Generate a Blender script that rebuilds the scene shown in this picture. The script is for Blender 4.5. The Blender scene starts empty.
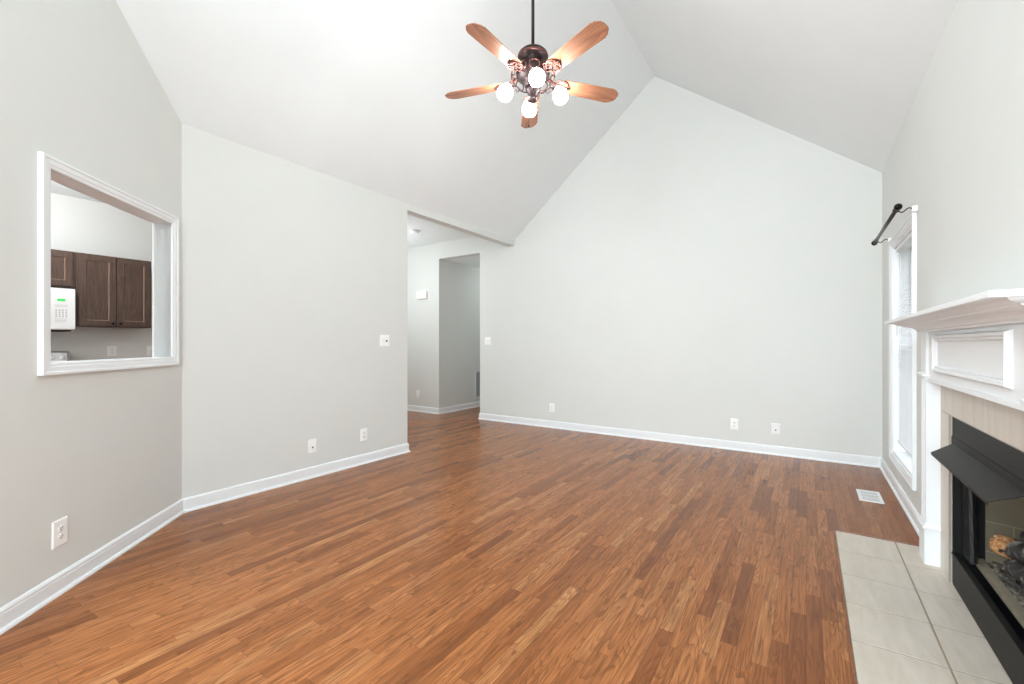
import bpy, math, random
from mathutils import Vector, Matrix
random.seed(4)
S = bpy.context.scene
COL = S.collection
PI = math.pi

# ------------------------------------------------------------------ camera
TH = 0.5939
cam_d = bpy.data.cameras.new('camera')
cam_d.sensor_width = 36.0
cam_d.lens = 438.86 / 1024 * 36
cam_d.shift_y = 2.1 / 1024
cam_d.clip_start = 0.02
cam = bpy.data.objects.new('camera', cam_d)
COL.objects.link(cam)
cam.location = (0, 0, 1.2)
cam.rotation_euler = (PI / 2, 0, TH)
S.camera = cam

# ------------------------------------------------------------------ world
W = bpy.data.worlds.new('daylight')
S.world = W
W.use_nodes = True
W.node_tree.nodes['Background'].inputs[0].default_value = (0.93, 0.97, 1.0, 1)
W.node_tree.nodes['Background'].inputs[1].default_value = 2.4

# ------------------------------------------------------------------ colour management
S.view_settings.view_transform = 'Standard'
S.view_settings.look = 'None'
S.view_settings.gamma = 1.0
S.view_settings.use_curve_mapping = False
S.view_settings.exposure = 0.37
S.cycles.max_bounces = 14
S.cycles.diffuse_bounces = 8
S.cycles.use_denoising = True
S.cycles.sample_clamp_indirect = 6.0


def area(name, loc, rot, sx, sy, power, col=(1, 1, 1)):
    d = bpy.data.lights.new(name, 'AREA')
    d.shape = 'RECTANGLE'
    d.size = sx
    d.size_y = sy
    d.energy = power
    d.color = col
    o = bpy.data.objects.new(name, d)
    o.location = loc
    o.rotation_euler = rot
    COL.objects.link(o)
    return o


def point(name, loc, power, r=0.06, col=(1, 1, 1)):
    d = bpy.data.lights.new(name, 'POINT')
    d.energy = power
    d.shadow_soft_size = r
    d.color = col
    o = bpy.data.objects.new(name, d)
    o.location = loc
    COL.objects.link(o)
    return o


DAY = (0.88, 0.985, 1.05)
LAMP = (0.95, 0.99, 1.01)
# added daylight for assumed rear windows, unseen behind the photographer
area('rear_daylight_fill', (-0.95, -3.52, 1.45), (PI / 2, 0, 0), 2.8, 2.3, 120, DAY)
# added opening in the unseen right wall, brightens left and diagonal walls
area('near_side_fill', (0.66, -1.65, 1.45), (PI / 2, 0, PI / 2), 1.5, 1.9, 62, DAY)
# added upper rear light, unseen, brightens the vaulted ceiling
area('rear_upper_fill', (-1.2, -3.52, 3.25), (PI / 2, 0, 0), 1.5, 0.8, 80, DAY)
# kitchen ceiling lamp, then unseen lights added for kitchen, jamb, hall and passage
point('kitchen_lamp', (-5.55, 0.75, 2.62), 32, 0.12, LAMP)
area('kitchen_fill', (-4.6, -2.4, 1.6), (PI / 2, 0, 0), 1.6, 1.2, 34, LAMP)  # added panel with no window behind it, lifts kitchen and jamb
point('jamb_fill', (-4.1, -0.4, 2.4), 30, 0.12, LAMP)  # added light aimed at the pass-through jamb, no fixture
point('hall_fill', (-5.7, 4.2, 2.25), 34, 0.12, LAMP)  # added fill for the dim hall, no fixture
point('passage_light', (-4.8, 7.4, 2.4), 7, 0.12, LAMP)  # unseen point light in the passage, no fixture

# ------------------------------------------------------------------ helpers


def lin(c):
    c = c / 255.0
    return c / 12.92 if c <= 0.04045 else ((c + 0.055) / 1.055) ** 2.4


def rgb(r, g, b):
    return (lin(r), lin(g), lin(b), 1)


class MB:
    """Collects shapes for one mesh."""

    def __init__(self):
        self.v = []
        self.f = []
        self.sm = []

    def add(self, vs, fs, smooth=False, M=None):
        n = len(self.v)
        for p in vs:
            p = Vector(p)
            self.v.append(M @ p if M else p)
        for f in fs:
            self.f.append([i + n for i in f])
            self.sm.append(smooth)
        return self

    def box(self, a, b, M=None):
        x0, y0, z0 = a
        x1, y1, z1 = b
        vs = [(x0, y0, z0), (x1, y0, z0), (x1, y1, z0), (x0, y1, z0), (x0, y0, z1), (x1, y0, z1), (x1, y1, z1), (x0, y1, z1)]
        return self.add(vs, [(0, 3, 2, 1), (4, 5, 6, 7), (0, 1, 5, 4), (1, 2, 6, 5), (2, 3, 7, 6), (3, 0, 4, 7)], False, M)

    def prism(self, pts, ext, M=None):
        """pts: 3-D polygon; ext: extrusion vector"""
        n = len(pts)
        e = Vector(ext)
        vs = [Vector(p) for p in pts] + [Vector(p) + e for p in pts]
        fs = [list(range(n))[::-1], list(range(n, 2 * n))]
        for i in range(n):
            j = (i + 1) % n
            fs.append((i, j, j + n, i + n))
        return self.add(vs, fs, False, M)

    def tube(self, path, r, seg=10, M=None, closed=False, smooth=True):
        P = [Vector(p) for p in path]
        n = len(P)
        R = r if isinstance(r, (list, tuple)) else [r] * n
        vs = []
        fs = []
        prev = None
        for i in range(n):
            if closed:
                t = P[(i + 1) % n] - P[i - 1]
            else:
                t = P[min(i + 1, n - 1)] - P[max(i - 1, 0)]
            t.normalize()
            if prev is None:
                up = Vector((0, 0, 1)) if abs(t.z) < 0.9 else Vector((1, 0, 0))
                a = t.cross(up).normalized()
            else:
                a = (prev - t * prev.dot(t)).normalized()
            prev = a
            b = t.cross(a)
            for k in range(seg):
                w = 2 * PI * k / seg
                vs.append(P[i] + (a * math.cos(w) + b * math.sin(w)) * R[i])
        m = n if closed else n - 1
        for i in range(m):
            for k in range(seg):
                k2 = (k + 1) % seg
                i2 = (i + 1) % n
                fs.append((i * seg + k, i * seg + k2, i2 * seg + k2, i2 * seg + k))
        if not closed:
            fs.append(list(range(seg))[::-1])
            fs.append([(n - 1) * seg + k for k in range(seg)])
        return self.add(vs, fs, smooth, M)

    def lathe(self, prof, seg=32, M=None, caps=True):
        """prof: (r, z) from one end to the other, about the z axis"""
        vs = []
        fs = []
        for r, z in prof:
            for k in range(seg):
                w = 2 * PI * k / seg
                vs.append((r * math.cos(w), r * math.sin(w), z))
        n = len(prof)
        for i in range(n - 1):
            for k in range(seg):
                k2 = (k + 1) % seg
                fs.append((i * seg + k, i * seg + k2, (i + 1) * seg + k2, (i + 1) * seg + k))
        if caps:
            fs.append(list(range(seg))[::-1])
            fs.append([(n - 1) * seg + k for k in range(seg)])
        return self.add(vs, fs, True, M)

    def sweep(self, path, prof, up=(0, 0, 1), closed=False, caps=True):
        """prof: list of (o, h): o = offset to the LEFT of travel, h = along up. Mitred."""
        P = [Vector(p) for p in path]
        n = len(P)
        U = Vector(up)
        m = len(prof)
        vs = []
        for i in range(n):
            if closed or 0 < i < n - 1:
                d0 = (P[i] - P[i - 1]).normalized()
                d1 = (P[(i + 1) % n] - P[i]).normalized()
            elif i == 0:
                d0 = d1 = (P[1] - P[0]).normalized()
            else:
                d0 = d1 = (P[-1] - P[-2]).normalized()
            n0 = U.cross(d0).normalized()
            n1 = U.cross(d1).normalized()
            nn = (n0 + n1).normalized()
            k = 1.0 / max(0.25, nn.dot(n0))
            for o, h in prof:
                vs.append(P[i] + nn * (o * k) + U * h)
        fs = []
        mm = n if closed else n - 1
        for i in range(mm):
            i2 = (i + 1) % n
            for k in range(m):
                k2 = (k + 1) % m
                fs.append((i * m + k, i2 * m + k, i2 * m + k2, i * m + k2))
        if caps and not closed:
            fs.append(list(range(m)))
            fs.append([(n - 1) * m + k for k in range(m)][::-1])
        return self.add(vs, fs)

    def ell(self, c, r, seg=20, rings=12, M=None, jit=0):
        vs = []
        fs = []
        for i in range(1, rings):
            a = PI * i / rings
            for k in range(seg):
                w = 2 * PI * k / seg
                j = 1 + (random.uniform(-jit, jit) if jit else 0)
                vs.append((c[0] + r[0] * math.sin(a) * math.cos(w) * j, c[1] + r[1] * math.sin(a) * math.sin(w) * j, c[2] + r[2] * math.cos(a) * j))
        vs.append((c[0], c[1], c[2] + r[2]))
        vs.append((c[0], c[1], c[2] - r[2]))
        t = len(vs) - 2
        for i in range(rings - 2):
            for k in range(seg):
                k2 = (k + 1) % seg
                fs.append((i * seg + k, (i + 1) * seg + k, (i + 1) * seg + k2, i * seg + k2))
        for k in range(seg):
            k2 = (k + 1) % seg
            fs.append((t, k, k2))
            fs.append((t + 1, (rings - 2) * seg + k2, (rings - 2) * seg + k))
        return self.add(vs, fs, jit == 0, M)

    def build(self, name, mat, parent=None, bevel=0, org=None, fix=True):
        import bmesh
        me = bpy.data.meshes.new(name)
        o = bpy.data.objects.new(name, me)
        COL.objects.link(o)
        off = Vector(org) if org is not None else (Vector(parent['_o']) if parent is not None and '_o' in parent else Vector((0, 0, 0)))
        me.from_pydata([tuple(p - off) for p in self.v], [], self.f)
        for p, s in zip(me.polygons, self.sm):
            p.use_smooth = s
        if fix:
            bm = bmesh.new()
            bm.from_mesh(me)
            bmesh.ops.recalc_face_normals(bm, faces=bm.faces)
            bm.to_mesh(me)
            bm.free()
        me.materials.append(mat)
        if parent is not None:
            o.parent = parent
            po = Vector(parent['_o']) if '_o' in parent else Vector((0, 0, 0))
            o.location = off - po
        else:
            o.location = off
        o['_o'] = tuple(off)
        if bevel:
            b = o.modifiers.new('bevel', 'BEVEL')
            b.width = bevel
            b.segments = 2
            b.limit_method = 'ANGLE'
            b.angle_limit = math.radians(40)
        return o


def tag(o, label, cat, group=None):
    o['label'] = label
    o['category'] = cat
    if group:
        o['group'] = group
    return o


def thing(name, loc, label, cat, group=None):
    o = bpy.data.objects.new(name, None)
    o.empty_display_size = 0.1
    COL.objects.link(o)
    o.location = loc
    o['_o'] = tuple(loc)
    return tag(o, label, cat, group)


def struct(mb, name, mat, parent=None, bevel=0):
    o = mb.build(name, mat, parent, bevel)
    if parent is None:
        o['kind'] = 'structure'
    return o


# ------------------------------------------------------------------ materials
def new_mat(name):
    m = bpy.data.materials.new(name)
    m.use_nodes = True
    nt = m.node_tree
    return m, nt, nt.nodes['Principled BSDF']


def nd(nt, t, **kw):
    n = nt.nodes.new(t)
    for k, v in kw.items():
        setattr(n, k, v)
    return n


def lk(nt, a, b):
    nt.links.new(a, b)


def mth(nt, op, a, b=None, c=None):
    n = nt.nodes.new('ShaderNodeMath')
    n.operation = op
    for i, x in enumerate((a, b, c)):
        if x is None:
            continue
        if hasattr(x, 'is_linked'):
            nt.links.new(x, n.inputs[i])
        else:
            n.inputs[i].default_value = x
    return n.outputs[0]


def mixc(nt, fac, a, b, mode='MIX'):
    n = nt.nodes.new('ShaderNodeMix')
    n.data_type = 'RGBA'
    n.blend_type = mode
    for i, x in ((0, fac), (6, a), (7, b)):
        if hasattr(x, 'is_linked'):
            nt.links.new(x, n.inputs[i])
        else:
            n.inputs[i].default_value = x
    return n.outputs[2]


def ramp(nt, fac, stops):
    n = nt.nodes.new('ShaderNodeValToRGB')
    e = n.color_ramp.elements
    while len(e) < len(stops):
        e.new(0.5)
    for i, (p, c) in enumerate(stops):
        e[i].position = p
        e[i].color = c
    nt.links.new(fac, n.inputs[0])
    return n.outputs[0]


def bump(nt, h, bsdf, strength=0.2, dist=0.01):
    n = nt.nodes.new('ShaderNodeBump')
    n.inputs['Strength'].default_value = strength
    n.inputs['Distance'].default_value = dist
    nt.links.new(h, n.inputs['Height'])
    nt.links.new(n.outputs[0], bsdf.inputs['Normal'])


def noise(nt, vec, scale, detail=3, rough=0.5, dist=0.0, dim='3D'):
    n = nt.nodes.new('ShaderNodeTexNoise')
    n.noise_dimensions = dim
    n.inputs['Scale'].default_value = scale
    n.inputs['Detail'].default_value = detail
    n.inputs['Roughness'].default_value = rough
    n.inputs['Distortion'].default_value = dist
    if vec is not None:
        nt.links.new(vec, n.inputs['Vector'])
    return n.outputs['Fac']


def gpos(nt):
    return nt.nodes.new('ShaderNodeNewGeometry').outputs['Position']


def opos(nt):
    return nt.nodes.new('ShaderNodeTexCoord').outputs['Object']


def vmul(nt, v, s):
    n = nt.nodes.new('ShaderNodeMapping')
    n.inputs['Scale'].default_value = s
    nt.links.new(v, n.inputs['Vector'])
    return n.outputs[0]


def paint(name, col, rough=0.6, tex=0.06, scale=220, var=0.02):
    m, nt, b = new_mat(name)
    b.inputs['Roughness'].default_value = rough
    p = gpos(nt)
    f = noise(nt, p, 3.0, 3)
    c2 = tuple(x * (1 - var * 2) for x in col[:3]) + (1,)
    c = mixc(nt, f, col, c2)
    lk(nt, c, b.inputs['Base Color'])
    if tex:
        bump(nt, noise(nt, p, scale, 2), b, tex, 0.002)
    return m


def plain(name, col, rough=0.5, metal=0.0, var=0.1, scale=30.0, tex=0.0):
    m, nt, b = new_mat(name)
    b.inputs['Roughness'].default_value = rough
    b.inputs['Metallic'].default_value = metal
    f = noise(nt, opos(nt), scale, 3)
    c2 = tuple(x * (1 - var) for x in col[:3]) + (1,)
    lk(nt, mixc(nt, f, col, c2), b.inputs['Base Color'])
    if tex:
        bump(nt, f, b, tex, 0.003)
    return m


M_WALL = paint('wall_paint', rgb(217, 219, 216), 0.7)
M_CEIL = paint('ceiling_paint', rgb(236, 241, 243), 0.8, 0.12, 120)
M_TRIM = paint('trim_paint', rgb(233, 236, 238), 0.4, 0.0)
M_KWALL = paint('kitchen_wall_paint', rgb(214, 214, 211), 0.7)
M_PLATE = plain('white_plastic', rgb(246, 246, 246), 0.3, var=0.02)
M_PLATE2 = plain('ivory_plastic', rgb(236, 236, 234), 0.35, var=0.02)
M_SLOT = plain('dark_slot', rgb(70, 68, 66), 0.6)
M_BRONZE = plain('oiled_bronze', rgb(54, 42, 42), 0.48, 0.6, 0.5, 18)
M_COPPER = plain('antique_copper', rgb(112, 70, 62), 0.38, 0.6, 0.55, 60)
M_ROD = plain('dark_bronze_rod', rgb(74, 68, 64), 0.35, 0.6, 0.2)
M_BLACK = plain('black_steel', rgb(18, 17, 16), 0.55, 0.0, 0.15, 8)
M_HOOD = plain('black_hood_steel', rgb(28, 25, 22), 0.5, 0.0, 0.2, 6)
M_SOOT = plain('sooty_black', rgb(22, 22, 22), 0.85, 0.0, 0.4, 20)
for _m in (M_BLACK, M_HOOD):
    _m.node_tree.nodes['Principled BSDF'].inputs['Specular IOR Level'].default_value = 0.3
M_STEEL = plain('satin_steel', rgb(168, 158, 146), 0.5, 0.4, 0.1)
M_WHITE_METAL = plain('white_enamel', rgb(240, 240, 240), 0.25, var=0.02)
M_GREYP = plain('grey_print', rgb(165, 165, 165), 0.5)
M_KNOB = plain('dark_knob', rgb(30, 26, 24), 0.3, 0.6)


def floor_mat():
    m, nt, b = new_mat('oak_strip_floor')
    p = gpos(nt)
    s = nd(nt, 'ShaderNodeSeparateXYZ')
    lk(nt, p, s.inputs[0])
    X, Y = s.outputs[0], s.outputs[1]
    PW = 0.0572
    xs = mth(nt, 'DIVIDE', mth(nt, 'ADD', X, 20.0 - 0.143), PW)
    i = mth(nt, 'FLOOR', xs)
    fx = mth(nt, 'FRACT', xs)
    wn = nd(nt, 'ShaderNodeTexWhiteNoise', noise_dimensions='1D')
    lk(nt, i, wn.inputs['W'])
    r1 = wn.outputs['Value']
    ln = mth(nt, 'MULTIPLY_ADD', r1, 0.5, 0.4)
    wn2 = nd(nt, 'ShaderNodeTexWhiteNoise', noise_dimensions='1D')
    lk(nt, mth(nt, 'ADD', i, 331.7), wn2.inputs['W'])
    ys = mth(nt, 'ADD', mth(nt, 'DIVIDE', mth(nt, 'ADD', Y, 30.0), ln), mth(nt, 'MULTIPLY', wn2.outputs['Value'], 9.0))
    j = mth(nt, 'FLOOR', ys)
    fy = mth(nt, 'FRACT', ys)
    cv = nd(nt, 'ShaderNodeCombineXYZ')
    lk(nt, i, cv.inputs[0])
    lk(nt, j, cv.inputs[1])
    wc = nd(nt, 'ShaderNodeTexWhiteNoise', noise_dimensions='2D')
    lk(nt, cv.outputs[0], wc.inputs['Vector'])
    h = wc.outputs['Value']
    sc = nd(nt, 'ShaderNodeSeparateColor')
    lk(nt, wc.outputs['Color'], sc.inputs[0])
    h2, h3 = sc.outputs[1], sc.outputs[2]
    base = ramp(nt, h, [(0.0, rgb(126, 74, 42)), (0.08, rgb(149, 90, 50)), (0.3, rgb(170, 107, 61)), (0.6, rgb(180, 115, 66)),
                        (0.9, rgb(188, 123, 74)), (1.0, rgb(199, 140, 89))])
    # long streaks of grain, shifted per board
    gx = mth(nt, 'ADD', mth(nt, 'MULTIPLY', X, 1.0), mth(nt, 'MULTIPLY', h2, 37.0))
    gy = mth(nt, 'ADD', Y, mth(nt, 'MULTIPLY', h3, 53.0))
    gv = nd(nt, 'ShaderNodeCombineXYZ')
    lk(nt, gx, gv.inputs[0])
    lk(nt, gy, gv.inputs[1])
    lk(nt, mth(nt, 'MULTIPLY', h, 11.0), gv.inputs[2])
    fine = noise(nt, vmul(nt, gv.outputs[0], (190, 7, 1)), 1.0, 4, 0.6)
    mid = noise(nt, vmul(nt, gv.outputs[0], (55, 2.2, 1)), 1.0, 3, 0.55, 0.6)
    # cathedral figure: contour lines of a stretched noise field
    fld = noise(nt, vmul(nt, gv.outputs[0], (14, 1.15, 1)), 1.0, 1, 0.4, 0.3)
    ring = mth(nt, 'FRACT', mth(nt, 'MULTIPLY', fld, 19.0))
    ring = mth(nt, 'POWER', ring, 2.2)
    ringm = mth(nt, 'MULTIPLY', ring, mth(nt, 'MULTIPLY_ADD', fine, 0.8, 0.3))
    dark = rgb(74, 39, 19)
    c = mixc(nt, mth(nt, 'MULTIPLY', mth(nt, 'SUBTRACT', mid, 0.40), 1.5), base, dark)
    c = mixc(nt, mth(nt, 'MULTIPLY', ringm, 0.85), c, dark)
    st = noise(nt, vmul(nt, gv.outputs[0], (100, 3.6, 1)), 1.0, 3, 0.6, 0.2)
    kn = noise(nt, vmul(nt, gv.outputs[0], (20, 5, 1)), 1.0, 2, 0.5, 1.2)
    kn = ramp(nt, kn, [(0.62, (0, 0, 0, 1)), (0.72, (1, 1, 1, 1))])
    c = mixc(nt, mth(nt, 'MULTIPLY', kn, 0.6), c, dark)
    st = ramp(nt, st, [(0.5, (0, 0, 0, 1)), (0.68, (1, 1, 1, 1))])
    c = mixc(nt, mth(nt, 'MULTIPLY', st, 0.5), c, dark)
    fs = nd(nt, 'ShaderNodeMapRange')
    lk(nt, fine, fs.inputs[0])
    fs.inputs[1].default_value = 0.45
    fs.inputs[2].default_value = 0.75
    c = mixc(nt, mth(nt, 'MULTIPLY', fs.outputs[0], 0.6), c, dark)
    # broad tone drift of the stain
    dr = noise(nt, p, 0.7, 2)
    c = mixc(nt, mth(nt, 'MULTIPLY', dr, 0.3), c, rgb(166, 106, 60), 'MIX')
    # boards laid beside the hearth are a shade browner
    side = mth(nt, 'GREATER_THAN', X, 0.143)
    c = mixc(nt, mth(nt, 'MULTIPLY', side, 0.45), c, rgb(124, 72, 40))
    # seams
    ex = mth(nt, 'MINIMUM', fx, mth(nt, 'SUBTRACT', 1.0, fx))
    sx = mth(nt, 'LESS_THAN', ex, 0.02)
    ey = mth(nt, 'MULTIPLY', mth(nt, 'MINIMUM', fy, mth(nt, 'SUBTRACT', 1.0, fy)), ln)
    sy = mth(nt, 'LESS_THAN', ey, 0.0012)
    seam = mth(nt, 'MAXIMUM', mth(nt, 'MULTIPLY', sx, 0.6), mth(nt, 'MULTIPLY', sy, 0.5))
    c = mixc(nt, mth(nt, 'MULTIPLY', seam, 0.75), c, rgb(60, 32, 18))
    # a dark knot near the back wall
    dx = mth(nt, 'SUBTRACT', X, KNOT[0])
    dy = mth(nt, 'SUBTRACT', Y, KNOT[1])
    dd = mth(nt, 'ADD', mth(nt, 'MULTIPLY', dx, dx), mth(nt, 'MULTIPLY', mth(nt, 'MULTIPLY', dy, dy), 0.3))
    c = mixc(nt, mth(nt, 'LESS_THAN', dd, 0.00035), c, rgb(50, 28, 20))
    lk(nt, c, b.inputs['Base Color'])
    b.inputs['Roughness'].default_value = 0.24
    rr = mth(nt, 'MULTIPLY_ADD', mid, 0.16, 0.15)
    lk(nt, rr, b.inputs['Roughness'])
    b.inputs['Specular IOR Level'].default_value = 0.2
    bump(nt, mth(nt, 'SUBTRACT', 1.0, seam), b, 0.05, 0.001)
    return m


KNOT = (-0.84, 5.25)
M_FLOOR = floor_mat()


def tile_mat(name, c1, c2, streak=(3, 30, 30)):
    m, nt, b = new_mat(name)
    p = gpos(nt)
    f = noise(nt, vmul(nt, p, streak), 1.0, 4, 0.6, 0.4)
    g = noise(nt, p, 5.0, 3)
    c = mixc(nt, ramp(nt, f, [(0.3, (0, 0, 0, 1)), (0.7, (1, 1, 1, 1))]), c1, c2)
    c = mixc(nt, mth(nt, 'MULTIPLY', g, 0.3), c, c2)
    lk(nt, c, b.inputs['Base Color'])
    b.inputs['Roughness'].default_value = 0.38
    return m


M_TILE = tile_mat('hearth_tile', rgb(209, 200, 188), rgb(192, 182, 167), (22, 5, 20))
M_STILE = tile_mat('surround_tile', rgb(206, 196, 184), rgb(190, 179, 166), (20, 26, 3))
M_GROUT = plain('grout', rgb(158, 146, 126), 0.9, var=0.15)


def wood_mat(name, c1, c2, c3, axis=2, rough=0.4, sc=1.0):
    m, nt, b = new_mat(name)
    p = opos(nt)
    s = [60 * sc, 60 * sc, 60 * sc]
    s[axis] = 3 * sc
    s2 = [9 * sc, 9 * sc, 9 * sc]
    s2[axis] = 1.2 * sc
    f = noise(nt, vmul(nt, p, tuple(s)), 1.0, 4, 0.6)
    g = noise(nt, vmul(nt, p, tuple(s2)), 1.0, 2, 0.5, 0.8)
    ring = mth(nt, 'FRACT', mth(nt, 'MULTIPLY', g, 9.0))
    c = mixc(nt, ramp(nt, f, [(0.35, (0, 0, 0, 1)), (0.7, (1, 1, 1, 1))]), c1, c2)
    c = mixc(nt, mth(nt, 'MULTIPLY', mth(nt, 'POWER', ring, 2.0), 0.6), c, c3)
    lk(nt, c, b.inputs['Base Color'])
    b.inputs['Roughness'].default_value = rough
    return m


M_CAB = wood_mat('stained_cabinet_wood', rgb(96, 75, 64), rgb(72, 54, 45), rgb(52, 37, 30), 2, 0.42)
M_CABEDGE = plain('worn_cabinet_edge', rgb(136, 112, 96), 0.5)
M_BLADE = wood_mat('oak_blade', rgb(188, 134, 102), rgb(154, 102, 76), rgb(122, 78, 56), 0, 0.38)


def globe_mat():
    m, nt, b = new_mat('lit_frosted_glass')
    b.inputs['Base Color'].default_value = (1, 1, 1, 1)
    b.inputs['Emission Color'].default_value = (0.98, 0.97, 0.95, 1)
    b.inputs['Emission Strength'].default_value = 58.0
    f = noise(nt, opos(nt), 8.0)
    b.inputs['Roughness'].default_value = 0.4
    return m


M_GLOBE = globe_mat()


def glass_mat():
    m, nt, b = new_mat('window_glass')
    nt.nodes.remove(b)
    out = nt.nodes['Material Output']
    t = nd(nt, 'ShaderNodeBsdfTransparent')
    g = nd(nt, 'ShaderNodeBsdfGlossy')
    g.inputs['Roughness'].default_value = 0.02
    mx = nd(nt, 'ShaderNodeMixShader')
    mx.inputs[0].default_value = 0.06
    lk(nt, t.outputs[0], mx.inputs[1])
    lk(nt, g.outputs[0], mx.inputs[2])
    lk(nt, mx.outputs[0], out.inputs[0])
    return m


M_GLASS = glass_mat()


def blind_mat():
    m, nt, b = new_mat('white_blind_slat')
    out = nt.nodes['Material Output']
    b.inputs['Base Color'].default_value = rgb(244, 245, 247)
    b.inputs['Roughness'].default_value = 0.4
    t = nd(nt, 'ShaderNodeBsdfTranslucent')
    t.inputs[0].default_value = rgb(244, 246, 250)
    mx = nd(nt, 'ShaderNodeMixShader')
    mx.inputs[0].default_value = 0.35
    lk(nt, b.outputs[0], mx.inputs[1])
    lk(nt, t.outputs[0], mx.inputs[2])
    lk(nt, mx.outputs[0], out.inputs[0])
    return m


M_SLAT = blind_mat()


def firebrick_mat():
    m, nt, b = new_mat('firebrick_panel')
    p = opos(nt)
    br = nd(nt, 'ShaderNodeTexBrick')
    mp = nd(nt, 'ShaderNodeMapping')
    lk(nt, p, mp.inputs[0])
    lk(nt, mp.outputs[0], br.inputs['Vector'])
    br.inputs['Scale'].default_value = 1.0
    br.inputs['Brick Width'].default_value = 0.23
    br.inputs['Row Height'].default_value = 0.143
    mp.inputs['Location'].default_value = (-0.09, -0.071, 0)
    br.inputs['Mortar Size'].default_value = 0.003
    br.inputs['Color1'].default_value = rgb(118, 108, 90)
    br.inputs['Color2'].default_value = rgb(110, 101, 84)
    br.inputs['Mortar'].default_value = rgb(140, 130, 110)
    f = noise(nt, p, 14.0, 4)
    c = mixc(nt, mth(nt, 'MULTIPLY', f, 0.45), br.outputs['Color'], rgb(96, 86, 70))
    lk(nt, c, b.inputs['Base Color'])
    b.inputs['Roughness'].default_value = 0.9
    bump(nt, mth(nt, 'ADD', mth(nt, 'MULTIPLY', br.outputs['Fac'], 0.6), f), b, 0.5, 0.006)
    return m


M_FBRICK = firebrick_mat()


def char_mat(name, ca, cb, cc, sc=18):
    m, nt, b = new_mat(name)
    p = opos(nt)
    f = noise(nt, vmul(nt, p, (0.5, 1, 1)), sc, 5, 0.7, 0.5)
    c = ramp(nt, f, [(0.3, ca), (0.52, cb), (0.68, cc)])
    lk(nt, c, b.inputs['Base Color'])
    b.inputs['Roughness'].default_value = 0.75
    bump(nt, f, b, 0.8, 0.02)
    return m


M_CHAR = char_mat('charred_bark', rgb(24, 23, 23), rgb(48, 45, 43), rgb(150, 144, 138))
M_SPLIT = char_mat('split_orange_wood', rgb(96, 58, 34), rgb(196, 138, 84), rgb(238, 206, 160), 46)
M_LEDGE = plain('ash_dusted_ledge', rgb(150, 140, 120), 0.9, 0.0, 0.4, 25)
M_EMBER = char_mat('ash_and_lava_rock', rgb(44, 40, 36), rgb(110, 102, 90), rgb(176, 168, 152), 60)


def chain_mat():
    m, nt, b = new_mat('black_chain_mesh')
    out = nt.nodes['Material Output']
    b.inputs['Base Color'].default_value = rgb(38, 38, 40)
    b.inputs['Metallic'].default_value = 0.5
    b.inputs['Roughness'].default_value = 0.45
    uv = opos(nt)
    s = nd(nt, 'ShaderNodeSeparateXYZ')
    lk(nt, uv, s.inputs[0])
    fz = mth(nt, 'FRACT', mth(nt, 'MULTIPLY', s.outputs[2], 90))
    fy = mth(nt, 'FRACT', mth(nt, 'MULTIPLY', mth(nt, 'ADD', s.outputs[1], s.outputs[0]), 110))
    a = mth(nt, 'MAXIMUM', mth(nt, 'GREATER_THAN', fz, 0.45), mth(nt, 'GREATER_THAN', fy, 0.5))
    t = nd(nt, 'ShaderNodeBsdfTransparent')
    mx = nd(nt, 'ShaderNodeMixShader')
    lk(nt, a, mx.inputs[0])
    lk(nt, t.outputs[0], mx.inputs[1])
    lk(nt, b.outputs[0], mx.inputs[2])
    lk(nt, mx.outputs[0], out.inputs[0])
    return m


M_CHAIN = chain_mat()
M_GREEN, _nt, _b = new_mat('green_display')
_b.inputs['Base Color'].default_value = rgb(30, 120, 50)
_b.inputs['Emission Color'].default_value = rgb(60, 220, 90)
_b.inputs['Emission Strength'].default_value = 0.7

# ------------------------------------------------------------------ room numbers
LW, BW, RW = -3.699, 5.538, 0.595
REAR = -3.6
T = 0.12
ZL, ZR, XRG, ZRG = 2.772, 2.861, -1.591, 4.545
R2 = math.sqrt(2)


def zc(x):
    if x < XRG:
        return ZL + (x - LW) * (ZRG - ZL) / (XRG - LW)
    return ZR + (x - RW) * (ZRG - ZR) / (XRG - RW)


# diagonal wall face: x + y = SD ; from CORNER toward the camera side
SD = -1.7148 * R2
CX, CY = LW, SD - LW
DB_ = math.radians(46.5)
DD = Vector((math.cos(DB_), -math.sin(DB_), 0))      # along the diagonal wall, away from the corner
DN = Vector((math.sin(DB_), math.cos(DB_), 0))       # into the room
DEX = -2.45
DEY = CY - (DEX - CX) * math.tan(DB_)
KX, KZ = -6.63, 2.80     # kitchen far wall and ceiling
HZ = 2.94                # hall ceiling
LY = 3.398               # end of the left wall, where the hall opens
OZ = 2.692               # underside of the header over the hall opening
RX0, RX1, RZ, RY = -5.251, -4.358, 2.662, 8.2   # recessed passage in the back wall
WX0, WX1 = 3.973, 4.887   # side window opening (Y)
WZ0, WZ1 = 0.282, 2.02
FY0, FY1, FZ = 2.066, 3.054, 0.848     # firebox opening
HX = -7.6                # far end of the hall

# ------------------------------------------------------------------ floor
fl = MB().box((-7.9, REAR - 0.2, -0.12), (1.2, 8.4, 0.0))
struct(fl, 'floor', M_FLOOR)

# ------------------------------------------------------------------ walls
# left wall with header over the hall opening; continues behind the diagonal wall
w = MB()
w.prism([(LW, CY, 0), (LW, LY, 0), (LW, LY, OZ), (LW, BW, OZ), (LW, BW, HZ + 0.1), (LW, LY, HZ + 0.1), (LW, CY, HZ + 0.1)], (-T, 0, 0))
struct(w, 'wall_left', M_WALL)

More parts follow.
